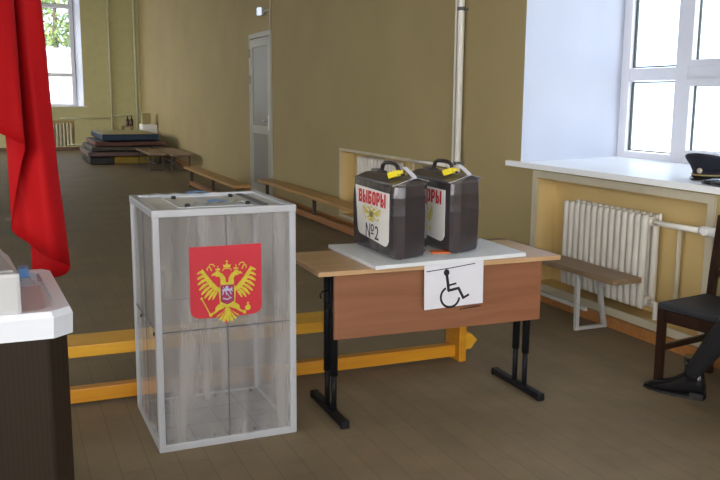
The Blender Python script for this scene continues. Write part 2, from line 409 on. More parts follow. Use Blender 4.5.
gym_bench('long yellow gymnastic bench on the floor behind the transparent ballot box', 3.60, (-1.23, 4.04, 0), -.004, yel, yel2, None)
bsup = mat('dark_bench_support', (.06, .04, .025), .5)
brn = wood('amber_bench_plank', (.36, .19, .05), (.46, .26, .08), .38)
brn2 = wood('red_brown_bench_rail', (.25, .10, .03), (.33, .14, .045), .4)
gym_bench('long amber wooden bench along the wall, reaching behind the smoky suitcase boxes', 4.1, (3.35, 7.3, 0), PI / 2, brn, brn2, 'amber benches along the wall', False)
gym_bench('amber wooden bench along the wall in front of the closed door', 3.3, (2.80, 10.6, 0), PI / 2 , brn, brn2, 'amber benches along the wall', False)

# ------------------------------------------------------------------ transparent ballot box
alu = mat('grey_white_aluminium', (.47, .48, .505), .38, .25, var=.04)
acr = clear('clear_acrylic', (.90, .90, .91), haze=.22, hazecol=(.88, .86, .84), rough=.10, ior=1.40, bump=.35, bscale=5, bstretch=(3.2, 3.2, .35), streak=.5)  # streaky pale haze painted in for window reflections on the panels
seam = mat('panel_seam', (.10, .10, .12), .5)
trayg = mat('grey_tray_plastic', (.30, .30, .32), .5, var=.22, vscale=9)
bolt_m = mat('black_bolt', (.01, .01, .012), .4)
W_, D_, H_ = .597, .576, 1.010
bb = thing('ballot_box', 'tall transparent ballot box with a red crest sticker on its front', 'ballot box', (.5137, 3.3286, 0), .0136)
pw = .027
for (x, y) in ((0, 0), (W_ - pw, 0), (0, D_ - pw), (W_ - pw, D_ - pw)):
    MB().box(x, y, .004, x + pw, y + pw, H_ - .022, .003).build('corner_post', alu, bb)
m = MB()
for z0_, z1_ in ((0, .03),):
    m.box(0.001, .001, z0_, W_ - .001, .022, z1_, .003).box(.001, D_ - .022, z0_, W_ - .001, D_ - .001, z1_, .003).box(.001, .022, z0_, .022, D_ - .022, z1_, .003).box(W_ - .022, .022, z0_, W_ - .001, D_ - .022, z1_, .003)
m.build('bottom_rail', alu, bb)
m = MB(); m.box(.022, .022, .010, W_ - .022, D_ - .022, .024)
m.mi = 1
for x in (.16, .30, .44): m.box(x - .002, .03, .024, x + .002, D_ - .03, .0255)
for y in (.2, .38): m.box(.03, y - .002, .024, W_ - .03, y + .002, .0255)
for k in range(9):
    x = .06 + k * .06
    m.lathe([(.008, 0), (.007, .006), (.001, .008)], (x, .05, .024), 8).lathe([(.008, 0), (.007, .006), (.001, .008)], (x, D_ - .05, .024), 8)
m.build('bottom_tray', [trayg, seam], bb)
def panel(axis, pos, a, b, z0, z1, seamv=True):
    m = MB(); zm = .508; c = (a + b) / 2
    B = (lambda u0, u1, v0, v1, t: m.box(u0, pos - t, v0, u1, pos + t, v1)) if axis == 'y' else (lambda u0, u1, v0, v1, t: m.box(pos - t, u0, v0, pos + t, u1, v1))
    B(a, b, z0, z1, .0018)
    m.mi = 1
    B(a, b, zm - .0025, zm + .0025, .0026); B(c - .002, c + .002, z0, z1, .0026)
    m.build('clear_panel', [acr, seam], bb)
panel('y', .010, pw, W_ - pw, .03, H_ - .03); panel('y', D_ - .010, pw, W_ - pw, .03, H_ - .03)
panel('x', .010, pw, D_ - pw, .03, H_ - .03); panel('x', W_ - .010, pw, D_ - pw, .03, H_ - .03)
# lid
lidp = clear('lid_grey_plastic', (.5, .5, .5), haze=.9, hazecol=(.88, .9, .9), rough=.25, ior=1.4)
m = MB()
e = .032
m.box(-.002, -.002, H_ - .03, W_ + .002, e, H_, .004).box(-.002, D_ - e, H_ - .03, W_ + .002, D_ + .002, H_, .004).box(-.002, e, H_ - .03, e, D_ - e, H_, .004).box(W_ - e, e, H_ - .03, W_ + .002, D_ - e, H_, .004)
lid = m.build('lid', alu, bb)
MB().box(e, e, H_ - .016, W_ - e, D_ - e, H_ - .008).build('lid_panel', lidp, lid)
MB().box(.125, .10, H_ - .008, .131, D_ - .08, H_ - .004).box(.131, .10, H_ - .008, .44, .106, H_ - .004).box(.131, D_ - .086, H_ - .008, .44, D_ - .08, H_ - .004).build('hatch_edge', alu, lid)
MB().box(.475, .09, H_ - .008, .505, D_ - .07, H_ - .003, .002).build('slot', mat('slot_dark_grey', (.10, .11, .12), .5), lid)
for (x, y) in ((.17, .14), (.17, .43), (.43, .14), (.43, .43)):
    MB().lathe([(.011, 0), (.011, .010), (.006, .014), (.001, .014)], (x, y, H_ - .008), 10).build('bolt', bolt_m, lid)
blue = mat('blue_seal', (.10, .25, .55), .4)
filmm = clear('clear_seal_film', (.85, .87, .9), haze=.40, hazecol=(.8, .84, .9), rough=.12, ior=1.7, bump=.9, bscale=30)
def ribbon(name, pts, w, mt, parent, th=.0012):
    m = MB(); R = []
    for i, q in enumerate(pts):
        q = Vector(q); t = (Vector(pts[min(i + 1, len(pts) - 1)]) - Vector(pts[max(i - 1, 0)])); s_ = Vector((-t.y, t.x, 0)).normalized() * w / 2
        R.append([q - s_, q + s_, q + s_ + Vector((0, 0, th)), q - s_ + Vector((0, 0, th))])
    m.loft(R, smooth=False); return m.build(name, mt, parent)
zz = H_ - .003
ribbon('seal_film', [(.19 + .03 * i, .16 + .004 * i + .01 * math.sin(i * 2.1), zz + .006 * (i % 2)) for i in range(9)], .04, filmm, lid)
ribbon('seal_film', [(.08 + .04 * i, D_ - .035 + .004 * math.sin(i), zz + .003 + .005 * (i % 2)) for i in range(8)], .04, filmm, lid)
ribbon('seal_tab', [(.27, .17, zz + .009), (.305, .175, zz + .014), (.34, .18, zz + .009)], .065, blue, lid)
ribbon('seal_tab', [(.255, D_ - .04, zz + .009), (.30, D_ - .04, zz + .014), (.345, D_ - .04, zz + .009)], .06, blue, lid)
for q in ((.003, .36, .50), (.003, .04, .50)): MB().lathe([(.009, 0), (.008, -.007), (.001, -.009)], (0.004, q[1], q[2]), 10, 'x').build('screw', bolt_m, bb)

# crest artwork ------------------------------------------------------------
def art(parent, name, polys, mt, org, ux, uz, nrm, th=.0006, off=.0, ):
    """flat printed shapes: polys in 2-D units, placed at org + x*ux + y*uz, raised off along nrm"""
    m = MB(); org = Vector(org); ux = Vector(ux); uz = Vector(uz); nrm = Vector(nrm)
    for i_, p in enumerate(polys):
        P = [org + ux * x + uz * y + nrm * (off + i_ * .00001) for x, y in p]
        try: m.prism(P, nrm * th)
        except Exception: pass
    o = m.build(name, mt, parent)
    tri = bmesh.new(); tri.from_mesh(o.data); bmesh.ops.triangulate(tri, faces=tri.faces[:]); tri.to_mesh(o.data); tri.free()
    return o
def mir(p): return [(-x, y) for x, y in p][::-1]
def stroke(pts, w0, w1=None):
    w1 = w0 if w1 is None else w1; L_, R_ = [], []
    for i, (x, y) in enumerate(pts):
        a = pts[max(i - 1, 0)]; b = pts[min(i + 1, len(pts) - 1)]; tx, ty = b[0] - a[0], b[1] - a[1]; l = math.hypot(tx, ty) or 1
        w = (w0 + (w1 - w0) * i / max(1, len(pts) - 1)) / 2
        L_.append((x - ty / l * w, y + tx / l * w)); R_.append((x + ty / l * w, y - tx / l * w))
    return L_ + R_[::-1]
def disc(cx, cy, r, n=14): return [(cx + r * math.cos(2 * PI * k / n), cy + r * math.sin(2 * PI * k / n)) for k in range(n)]
def crown(cx, cy, s):
    return [[(cx - 16 * s, cy), (cx - 20 * s, cy + 16 * s), (cx - 10 * s, cy + 11 * s), (cx, cy + 24 * s), (cx + 10 * s, cy + 11 * s), (cx + 20 * s, cy + 16 * s), (cx + 16 * s, cy)], stroke([(cx, cy + 24 * s), (cx, cy + 36 * s)], 4 * s), stroke([(cx - 6 * s, cy + 31 * s), (cx + 6 * s, cy + 31 * s)], 4 * s)]
def eagle():
    P = []
    half = []
    # wing: leading arm and feathers (y up)
    arm = [(30, 8), (48, 22), (62, 38), (82, 62), (100, 88), (118, 112), (124, 100), (112, 74), (96, 44), (80, 22), (60, 2), (40, -4)]
    half.append(arm)
    for (x0, y0, x1, y1, w) in ((112, 96, 140, 92, 13), (106, 78, 140, 66, 14), (98, 60, 138, 40, 15), (90, 42, 132, 14, 15), (80, 26, 122, -8, 15), (70, 12, 108, -26, 15), (60, 2, 90, -36, 14), (50, -4, 70, -36, 13)):
        mx, my = (x0 + x1) / 2, (y0 + y1) / 2 + 4
        l = math.hypot(x1 - x0, y1 - y0); nx, ny = -(y1 - y0) / l * w / 2, (x1 - x0) / l * w / 2
        half.append([(x0 - nx * .6, y0 - ny * .6), (mx - nx, my - ny), (x1 - nx * .5, y1 - ny * .5), (x1 + 3, y1 - 4), (x1 + nx * .5, y1 + ny * .5), (mx + nx, my + ny), (x0 + nx * .6, y0 + ny * .6)])
    # neck and head turned outwards
    half.append(stroke([(8, 16), (20, 40), (20, 60), (30, 76), (44, 84)], 30, 18))
    half.append(disc(46, 84, 14)); half.append([(54, 92), (70, 86), (76, 74), (66, 78), (54, 76)])
    half += crown(44, 100, .62)
    # ribbon curl
    half.append(stroke([(58, 118), (66, 130), (80, 132), (86, 122), (78, 112), (74, 100)], 5, 6))
    half.append(stroke([(86, 122), (96, 112), (92, 102)], 5, 4))
    # thigh, shank and claw
    half.append([(16, -72), (30, -62), (46, -66), (58, -78), (60, -92), (44, -94), (28, -88), (16, -84)])
    half.append(stroke([(46, -90), (62, -102), (80, -112)], 12, 8)); half.append(disc(82, -112, 9))
    # tail
    for k in range(4):
        a = math.radians(90 - 18 * k - (0 if k else 0))
        c, s_ = math.cos(a), math.sin(a)
        if k == 0: continue
        half.append([(4 * s_ + 6 * c, -84), (20 * c + 7 * s_, -84 - 26 * s_), (62 * c + 9 * s_, -84 - 66 * s_), (66 * c, -84 - 74 * s_), (58 * c - 8 * s_, -84 - 66 * s_ ), (12 * c, -90)])
    for p in half: P += [p, mir(p)]
    P.append([(-7, -84), (-8, -140), (0, -158), (8, -140), (7, -84)])
    P.append([(-34, 26), (-20, 40), (20, 40), (34, 26), (42, 0), (36, -70), (0, -86), (-36, -70), (-42, 0)])
    P += crown(0, 112, .95)
    P.append(stroke([(-22, 96), (-16, 106), (0, 108), (16, 106), (22, 96)], 4))
    P.append(stroke([(-122, -34), (-100, -78), (-80, -122)], 5)); P.append(disc(-124, -30, 6))
    P.append(disc(100, -92, 14)); P.append(stroke([(100, -80), (100, -64)], 4)); P.append(stroke([(94, -70), (106, -70)], 4))
    return P
S = .00087
stx, stz = .152 - .0085, .853       # sticker upper left on the front face
wS, hS = 348 * S, 318 * S
out = [(0, 0), (wS, 0), (wS, -hS + .012)]
for k in range(1, 6): out.append((wS - .045 * (1 - math.cos(k * PI / 10)), -hS + .012 - .035 * math.sin(k * PI / 10)))
out += [(wS / 2 + .03, -hS - .026), (wS / 2 + .012, -hS - .036), (wS / 2, -hS - .058), (wS / 2 - .012, -hS - .036), (wS / 2 - .03, -hS - .026)]
for k in range(5, 0, -1): out.append((.045 * (1 - math.cos(k * PI / 10)), -hS + .012 - .035 * math.sin(k * PI / 10)))
out.append((0, -hS + .012))
org = (stx, .0078, stz)
st = art(bb, 'crest_sticker', [out], mat('red_sticker', (.56, .028, .045), .45, var=.03), org, (1, 0, 0), (0, 0, 1), (0, -1, 0), .0008)
st['label'] = 'red shield sticker with a golden double-headed eagle'
ec = (stx + 178 * S, .0068, stz - 218 * S)
art(st, 'eagle', eagle(), gold_ink, ec, (S, 0, 0), (0, 0, S), (0, -1, 0), .0005)
art(st, 'small_shield', [[(-33, 28), (33, 28), (33, -52), (20, -60), (0, -68), (-20, -60), (-33, -52)]], mat('crimson_print', (.35, .03, .10), .5), ec, (S, 0, 0), (0, 0, S), (0, -1, 0), .0004, .0009)
rider = [stroke([(-24, 0), (-6, 6), (14, 2), (24, 12)], 13, 8), disc(-2, 16, 7), [(-8, 12), (6, 12), (8, -2), (-8, -2)], stroke([(-18, -2), (-24, -20)], 5), stroke([(-8, -2), (-4, -22)], 5), stroke([(12, 0), (18, -20)], 5), stroke([(14, 4), (26, -4)], 5), stroke([(-20, 20), (14, -40)], 3), stroke([(-22, -36), (0, -44), (20, -34)], 7, 4)]
art(st, 'rider', rider, mat('silver_blue_print', (.45, .5, .68), .5), ec, (S, 0, 0), (0, 0, S), (0, -1, 0), .0004, .0014)

# ------------------------------------------------------------------ school desk
topw = wood('beech_laminate', (.42, .26, .13), (.50, .32, .17), .35, 3, (.7, 9, 9))
frontw = wood('red_alder_laminate', (.21, .083, .040), (.26, .112, .055), .4, 2.5, (.7, 7, 7))
dk = thing('school_desk', 'low school desk with reddish wooden front board and black metal legs', 'desk', (1.212, 3.334, 0), -.0239)
Wd, Dd, Hd = 1.235, .49, .710
MB().box(0, 0, Hd - .022, Wd, Dd, Hd, .003).build('tabletop', topw, dk)
MB().box(.084, .030, .392, 1.150, .048, Hd - .022, .002).build('front_board', frontw, dk)
for x in (.110, 1.128):
    fb = MB().box(x - .019, -.04, .004, x + .019, .395, .036, .008).build('foot_bar', black, dk)
    for y in (-.035, .39): MB().box(x - .02, y - .012, 0, x + .02, y + .012, .037, .006).build('end_cap', black, fb)
    for y in (.11, .20):
        MB().tube([(x, y, .03), (x, y, .22)], .013, 12).tube([(x, y, .20), (x, y, Hd - .022)], .018, 12).build('leg', black, dk)
    MB().box(x - .015, .052, Hd - .045, x + .015, Dd - .03, Hd - .022, .003).box(x - .012, .048, .5, x + .012, .20, .53, .003).build('bracket', black, dk)
MB().tube([(.085, .12, .60), (.05, .10, .60), (.04, .10, .585), (.045, .10, .57)], .004, 8).build('bag_hook', black, dk)

# white board lying on the desk
bd = [(1.463, 3.285), (2.268, 3.335), (2.285, 3.795), (1.46, 3.885)]
bd = [(1.462, 3.292), (2.270, 3.338), (2.290, 3.79), (1.462, 3.88)]
tag(MB().prism([(x - 1.9, y - 3.5, 0) for x, y in bd], (0, 0, .018), .002).build('white_board', mat('white_laminate', (.66, .69, .72), .35, var=.02), None, (1.9, 3.5, .7105)), 'flat white board lying on the school desk under the smoky boxes', 'board')
tag(MB().prism([(0, 0, 0), (.10, -.02, 0), (.12, .03, 0), (.02, .06, 0)], (0, 0, .006)).build('orange_shape', mat('orange_flat', (.62, .13, .02), .6), None, (1.83, 3.47, .729)), 'small flat orange shape on the white board between the two smoky boxes', 'paper')  # thin flat shape in place of an unidentified orange mark

# wheelchair sign taped to the desk front
sg = thing('accessibility_sign', 'white paper sheet with a black wheelchair symbol fixed to the desk front', 'sign', (1.212, 3.334, 0), -.0239)
SX, SZ = .503, .713
MB().prism([(SX, -.0035, SZ - .006), (SX + .304, -.0035, SZ + .002), (SX + .307, -.0035, SZ - .203), (SX + .003, -.0035, SZ - .213)], (0, .0015, 0)).build('paper_sheet', paper, sg)
k = .303 / 432
org = (SX, -.0036, SZ - .004)
q = lambda x, y: ((x - 67) * k, -(y - 75 + (x - 67) * .035) * k)
def sk(pts, w0, w1=None): return stroke([q(*p_) for p_ in pts], w0 * k, (w1 or w0) * k)
ink = mat('black_ink', (.008, .008, .012), .5)
wheel = []
a0, a1 = math.radians(118), math.radians(365)
pts = [(258 + 66 * math.cos(a0 + (a1 - a0) * i / 26), 300 - 66 * math.sin(a0 + (a1 - a0) * i / 26)) for i in range(27)]
pts = [(x, y) for x, y in pts]
quads = []
for i in range(26):
    (xa, ya), (xb, yb) = pts[i], pts[i + 1]
def arc(cx, cy, r, w, d0, d1, n=24):
    A = [math.radians(d0 + (d1 - d0) * i / n) for i in range(n + 1)]
    return [q(cx + (r + w / 2) * math.cos(a), cy - (r + w / 2) * math.sin(a)) for a in A] + [q(cx + (r - w / 2) * math.cos(a), cy - (r - w / 2) * math.sin(a)) for a in A[::-1]]
sym = [arc(258, 292, 68, 15, 118, 355), [q(228 + 21 * math.cos(a * PI / 8), 128 + 23 * math.sin(a * PI / 8)) for a in range(16)], sk([(229, 140), (238, 190), (246, 250)], 20), sk([(240, 250), (322, 234)], 18), sk([(316, 230), (338, 270), (360, 308)], 18), sk([(352, 304), (398, 280)], 16), sk([(244, 214), (302, 202)], 13)]
art(sg, 'wheelchair_symbol', sym, ink, org, (1, 0, 0), (0, 0, 1), (0, -1, 0), .0005)
for ln in ([(82, 118), (240, 100), (438, 72)], [(330, 380), (490, 362)]): art(sg, 'rule_line', [sk(ln, 6)], ink, org, (1, 0, 0), (0, 0, 1), (0, -1, 0), .0004)

# ------------------------------------------------------------------ portable ballot boxes
smoke = clear('smoky_plastic', (.20, .165, .17), haze=.55, hazecol=(.16, .135, .145), rough=.16, ior=1.5, bump=.3, bscale=6)
smoke_d = mat('dark_smoky_lid', (.075, .062, .06), .3, var=.1)
yseal = mat('yellow_seal', (.75, .62, .02), .45)
ftape = mat('white_tape', (.66, .66, .72), .3)
def text_mesh(body, size, bold=0.0):
    cu = bpy.data.curves.new('t', 'FONT'); cu.body = body; cu.size = size; cu.offset = bold; cu.align_x = 'CENTER'; cu.align_y = 'CENTER'; cu.extrude = .0003
    o = bpy.data.objects.new('t', cu); C.objects.link(o)
    bpy.context.view_layer.update()
    me = bpy.data.meshes.new_from_object(o.evaluated_get(bpy.context.evaluated_depsgraph_get()))
    bpy.data.objects.remove(o); bpy.data.curves.remove(cu)
    return me
def printed(name, body, size, mt, parent, c, sx=1.0, sy=1.0, bold=0.0):
    """lettering on a sheet facing -x: reading direction is -y"""
    me = text_mesh(body, size, bold)
    M = Matrix(((0, 0, -1, c[0]), (-sx, 0, 0, c[1]), (0, sy, 0, c[2]), (0, 0, 0, 1)))
    me.transform(M); me.materials.clear(); me.materials.append(mt); me.name = name
    o = bpy.data.objects.new(name, me); C.objects.link(o); o.parent = parent
    return o
def block_word(word):
    G = {'В': (4.2, [(0, 0, 1.5, 6), (1.5, 4.8, 3.6, 6), (1.5, 2.5, 3.6, 3.5), (1.5, 0, 3.8, 1.2), (2.8, 3.5, 4.0, 4.8), (2.9, 1.2, 4.2, 2.5)]),
         'Ы': (5.6, [(0, 0, 1.4, 6), (1.4, 2.5, 3.0, 3.6), (1.4, 0, 3.0, 1.1), (2.3, 1.1, 3.5, 2.5), (4.2, 0, 5.6, 6)]),
         'Б': (4.0, [(0, 0, 1.5, 6), (1.5, 4.8, 3.7, 6), (1.5, 2.5, 3.4, 3.6), (1.5, 0, 3.4, 1.2), (2.7, 1.2, 4.0, 2.5)]),
         'О': (4.0, [(0, .7, 1.4, 5.3), (2.6, .7, 4.0, 5.3), (.6, 4.9, 3.4, 6), (.6, 0, 3.4, 1.1)]),
         'Р': (4.0, [(0, 0, 1.5, 6), (1.5, 4.9, 3.4, 6), (1.5, 2.0, 3.4, 3.1), (2.7, 3.1, 4.0, 4.9)])}
    x = 0; P = []
    for c in word:
        w, bars = G[c]; P += [[(x + a - .13, b - .12), (x + c_ + .13, b - .12), (x + c_ + .13, d_ + .12), (x + a - .13, d_ + .12)] for a, b, c_, d_ in bars]; x += w + .9
    return P
def portable(label, loc, rotz, number):
    r = thing('portable_ballot_box', label, 'ballot box', loc, rotz, 'smoky portable ballot boxes on the desk')
    r.scale = (1.07, 1.05, 1.0)
    plan = [(0, .008), (.012, -.004), (.045, -.010), (.165, .045), (.205, .10), (.210, .36), (.17, .425), (.045, .475), (.012, .470), (0, .458)]
    cx, cy = .105, .232
    def ring(z, sx, sy): return [(cx + (x - cx) * sx, cy + (y - cy) * sy, z) for x, y in plan]
    m = MB(); m.loft([ring(.006, .93, .96), ring(.018, .98, .985), ring(.10, 1.0, 1.0), ring(.2, 1.02, 1.006), ring(.28, 1.0, .995), ring(.330, .96, .975)], cap=True, smooth=False)
    m.build('body', smoke, r)
    m = MB(); m.loft([ring(.330, .955, .975), ring(.337, .965, .985), ring(.343, .95, .982), ring(.362, .50, .975), ring(.366, .34, .96)], smooth=False)
    m.build('lid', smoke_d, r)
    for (x, y) in ((.03, .03), (.03, .43), (.15, .10), (.15, .36)): MB().box(x - .015, y - .02, 0, x + .015, y + .02, .008, .002).build('foot', smoke_d, r)
    m = MB(); ys = [.14, .142, .155, .185, .235, .285, .315, .328, .33]; zs = [.345, .375, .400, .411, .414, .411, .400, .375, .345]
    m.tube([(cx, y + .045, z + .005) for y, z in zip(ys, zs)], .0095, 10); m.box(cx - .018, .165, .360, cx + .018, .205, .374, .004).box(cx - .018, .355, .360, cx + .018, .395, .374, .004)
    m.build('handle', mat('dark_brown_handle', (.035, .028, .026), .4), r)
    MB().box(cx - .025, .405, .360, cx + .02, .445, .380, .006).build('latch', smoke_d, r)
    # yellow seal threaded on the handle, white tape over the end
    M = Matrix.Translation((cx - .06, .11, .380)) @ Matrix.Rotation(math.radians(-58), 4, 'Z') @ Matrix.Rotation(math.radians(-18), 4, 'Y')
    MB().box(-.025, -.015, -.014, .025, .015, .014, .003, M).box(.02, -.006, -.006, .045, .006, .006, 0, M).build('yellow_seal', yseal, r)
    t = MB(); w = .012
    def strip(pts, dirv):
        dv = Vector(dirv).normalized() * w
        t.loft([[Vector(p_) - dv, Vector(p_) + dv, Vector(p_) + dv + Vector((-.0005, -.0008, .0015)), Vector(p_) - dv + Vector((-.0005, -.0008, .0015))] for p_ in pts], smooth=False)
    strip([(-.006, .012, .336), (.02, .006, .346), (.06, .006, .361), (.10, .012, .370)], (.1, 1, 0))
    strip([(.10, .012, .370), (.14, .036, .361), (.175, .065, .351), (.192, .082, .345)], (-.5, 1, 0))
    strip([(.10, .02, .371), (.098, .07, .395), (.093, .11, .412)], (1, 0, 0))
    t.build('white_tape', ftape, r)
    lab = MB(); P = [(.425, .306), (.045, .298), (.045, .080)]
    for kk in range(1, 6): P.append((.048 + .04 * (1 - math.cos(kk * PI / 10)), .085 - .035 * math.sin(kk * PI / 10)))
    for kk in range(5, 0, -1): P.append((.395 - .04 * (1 - math.cos(kk * PI / 10)), .105 - .035 * math.sin(kk * PI / 10)))
    P.append((.395, .105))
    lab.prism([(-.0042 , y, z) for y, z in P], (-.001, 0, 0))
    sh = lab.build('paper_label', mat('label_paper', (.78, .77, .74), .6, var=.01), r)
    X = -.0055
    art(sh, 'lettering', block_word('ВЫБОРЫ'), red_ink, (X, .3815, .228), (0, -.0094, 0), (0, 0, .0102), (-1, 0, 0), .0004)
    E_ = .00043
    if number:
        ea = art(sh, 'crest_print', eagle(), gold_ink, (X, .235, .186), (0, -E_ * 1.75, 0), (0, 0, E_ * .60), (-1, 0, 0), .0004)
        printed('lettering', '№2', .098, navy_ink, sh, (X, .228, .094), 1.0, .95, .0)
    else:
        ea = art(sh, 'crest_print', eagle(), gold_ink, (X, .232, .150), (0, -E_ * 1.15, 0), (0, 0, E_ * 1.25), (-1, 0, 0), .0004)
    art(sh, 'crest_centre', [[(-40, 30), (40, 30), (38, -60), (0, -75), (-38, -60)]], mat('olive_print', (.22, .2, .08), .6), (X, .235, .186 if number else .15), (0, -E_ * 1.0, 0), (0, 0, E_ * (.58 if number else 1.2)), (-1, 0, 0), .0003, .0006)  # olive shield printed at the middle of the crest
    return r
portable('smoky plastic portable ballot box with the number 2 on its label', (1.590, 3.378, .7285), 0.0, True)
portable('smoky plastic portable ballot box behind the one marked number 2', (1.905, 3.430, .7285), 0.0, False)

# ------------------------------------------------------------------ optical ballot scanner (machine at the lower left)
mwhite = mat('machine_white_plastic', (.66, .68, .73), .35, var=.01)
def ribbed():
    m = bpy.data.materials.new('dark_ribbed_plastic'); m.use_nodes = True
    nt = m.node_tree; N = nt.nodes; L = nt.links; b = N['Principled BSDF']
    b.inputs['Roughness'].default_value = .3; b.inputs['Specular IOR Level'].default_value = .3
    tc = N.new('ShaderNodeTexCoord'); w = N.new('ShaderNodeTexWave'); w.bands_direction = 'X'; w.inputs['Scale'].default_value = 28; w.inputs['Distortion'].default_value = .3
    L.new(tc.outputs['Object'], w.inputs['Vector'])
    r = N.new('ShaderNodeValToRGB'); r.color_ramp.elements[0].color = (.019, .013, .008, 1); r.color_ramp.elements[1].color = (.025, .017, .011, 1)
    L.new(w.outputs['Fac'], r.inputs['Fac']); L.new(r.outputs['Color'], b.inputs['Base Color'])
    bp = N.new('ShaderNodeBump'); bp.inputs['Strength'].default_value = .06; bp.inputs['Distance'].default_value = .002; L.new(w.outputs['Fac'], bp.inputs['Height']); L.new(bp.outputs['Normal'], b.inputs['Normal'])
    return m
ms = thing('ballot_scanner', 'dark electronic ballot scanner bin with a white lid in front of the red flag', 'ballot scanner', (-.16, 2.32, 0), .0)
def plan_m(d): return [(-.28 - d, -.265 - d), (.236 + d, -.265 - d), (.281 + d, -.225 - d), (.258 + d, .24 + d), (.235 + d, .27 + d), (-.28 - d, .27 + d)]
m = MB(); m.prism([(x, y, .0) for x, y in plan_m(-.008)], (0, 0, .89), .006); m.build('bin', ribbed(), ms)
m = MB(); m.loft([[(x, y, z) for x, y in plan_m(dd)] for z, dd in ((.885, .004), (.935, .006), (.95, .0), (.948, -.03), (.938, -.034))], smooth=False); lidm = m.build('lid', mwhite, ms)
MB().box(.165, -.30 + .06, .9385, .225, .08, .942, .001).build('feed_tray', mat('pinkish_tray', (.50, .42, .43), .4, var=.03), ms)
m = MB(); m.prism([(-.27, -.25, .938), (.174, -.25, .938), (.15, .0, .938), (.13, .14, .938), (-.27, .14, .938)], (0, 0, .105), .008); m.build('scan_unit', mat('machine_light_grey', (.46, .46, .46), .4), ms)
m = MB(); m.prism([(-.26, -.235, 1.0435), (.160, -.235, 1.0435), (.115, .13, 1.0435), (-.26, .13, 1.0435)], (0, 0, .006), .002); m.build('display_panel', mat('machine_grey_plastic', (.27, .27, .265), .45), ms)
ribbon('seal_film', [(.20, .10 + .0 * i, .942) if i == 0 else (.20 - .004 * i, .10 + .02 * i, .944 + .004 * (i % 2)) for i in range(7)], .03, filmm, ms)
ribbon('seal_film', [(.235, .12 + .018 * i, .944 + .003 * (i % 2)) for i in range(6)], .03, filmm, ms)
MB().box(.172, .18, .9385, .20, .235, .972, .006).build('blue_seal', blue, ms)

# ------------------------------------------------------------------ red flag
def flag_mat():
    m = mat('red_satin', (.33, .003, .005), .7, spec=.12, var=.05, vscale=4)
    return m
fl = thing('flag', 'red flag hanging in folds behind the electronic ballot scanner', 'flag', (-.42, 3.02, 0))
MB().lathe([(.001, 0), (.17, 0), (.17, .02), (.03, .05), (.025, .12), (.001, .12)], (0, 0, 0), 20).build('stand_base', mat('chromed_base', (.4, .4, .4), .3, .9), fl)
MB().tube([(0, 0, .05), (0, 0, 2.75)], .014, 10).lathe([(.001, .12), (.02, .08), (.03, 0), (.012, -.03)], (0, 0, 2.77), 10).build('pole', wood('flag_pole_wood', (.3, .16, .06), (.36, .2, .08)), fl)
# folded sheet: each column = (x, y) at top z=2.6 and (x, y, z) at the hem
cols = [((-.42, 3.02), (-.44, 3.00, 1.36)), ((-.30, 2.93), (-.32, 2.92, 1.33)), ((-.20, 3.01), (-.17, 2.97, 1.345)), ((-.10, 2.92), (-.05, 2.90, 1.345)), ((-.01, 2.94), (.035, 2.92, 1.305)), ((.02, 2.955), (.062, 2.94, 1.29)),
        ((.005, 3.0), (.045, 2.99, 1.22)), ((-.012, 3.02), (.006, 3.02, 1.03)), ((-.012, 3.035), (.012, 3.03, .99)), ((.01, 3.04), (.048, 3.03, .96)), ((.035, 3.0), (.085, 3.0, .93)), ((.05, 2.985), (.12, 2.975, .91)), ((.075, 3.0), (.157, 2.985, .888)), ((.085, 3.03), (.181, 3.01, .868)),
        ((.07, 3.07), (.162, 3.05, .835)), ((.03, 3.085), (.10, 3.075, .82)), ((.015, 3.09), (.062, 3.085, .81))]
def interp_cols(cols, n):
    out = []
    for i in range(len(cols) - 1):
        for j in range(n):
            t = j / n
            t_ = lambda k: None
            def cr(f):
                p0 = f(cols[max(i - 1, 0)]); p1 = f(cols[i]); p2 = f(cols[i + 1]); p3 = f(cols[min(i + 2, len(cols) - 1)])
                return .5 * ((2 * p1) + (-p0 + p2) * t + (2 * p0 - 5 * p1 + 4 * p2 - p3) * t * t + (-p0 + 3 * p1 - 3 * p2 + p3) * t ** 3)
            out.append(((cr(lambda c: c[0][0]), cr(lambda c: c[0][1])), (cr(lambda c: c[1][0]), cr(lambda c: c[1][1]), cr(lambda c: c[1][2]))))
    out.append(cols[-1]); return out
cc = interp_cols(cols, 4); rows = 26; R = []
for j in range(rows + 1):
    t = j / rows; row = []
    for i, (tp, bt) in enumerate(cc):
        z = 2.6 + (bt[2] - 2.6) * t
        s_ = (2.6 - z) / 1.75
        e = min(1, s_ / max(.01, (2.6 - bt[2]) / 1.75))
        f = e ** 1.0
        x = tp[0] + (bt[0] - tp[0]) * f; y = tp[1] + (bt[1] - tp[1]) * f
        y += .006 * math.sin(i * .55 + z * 5) ; x += .003 * math.sin(i * .4 + z * 7)
        row.append((x + .42, y - 3.02, z))
    R.append(row)
m = MB(); m.loft(R, cap=False, closed=False); clo = m.build('cloth', flag_mat(), fl)
so = clo.modifiers.new('thickness', 'SOLIDIFY'); so.thickness = .0015

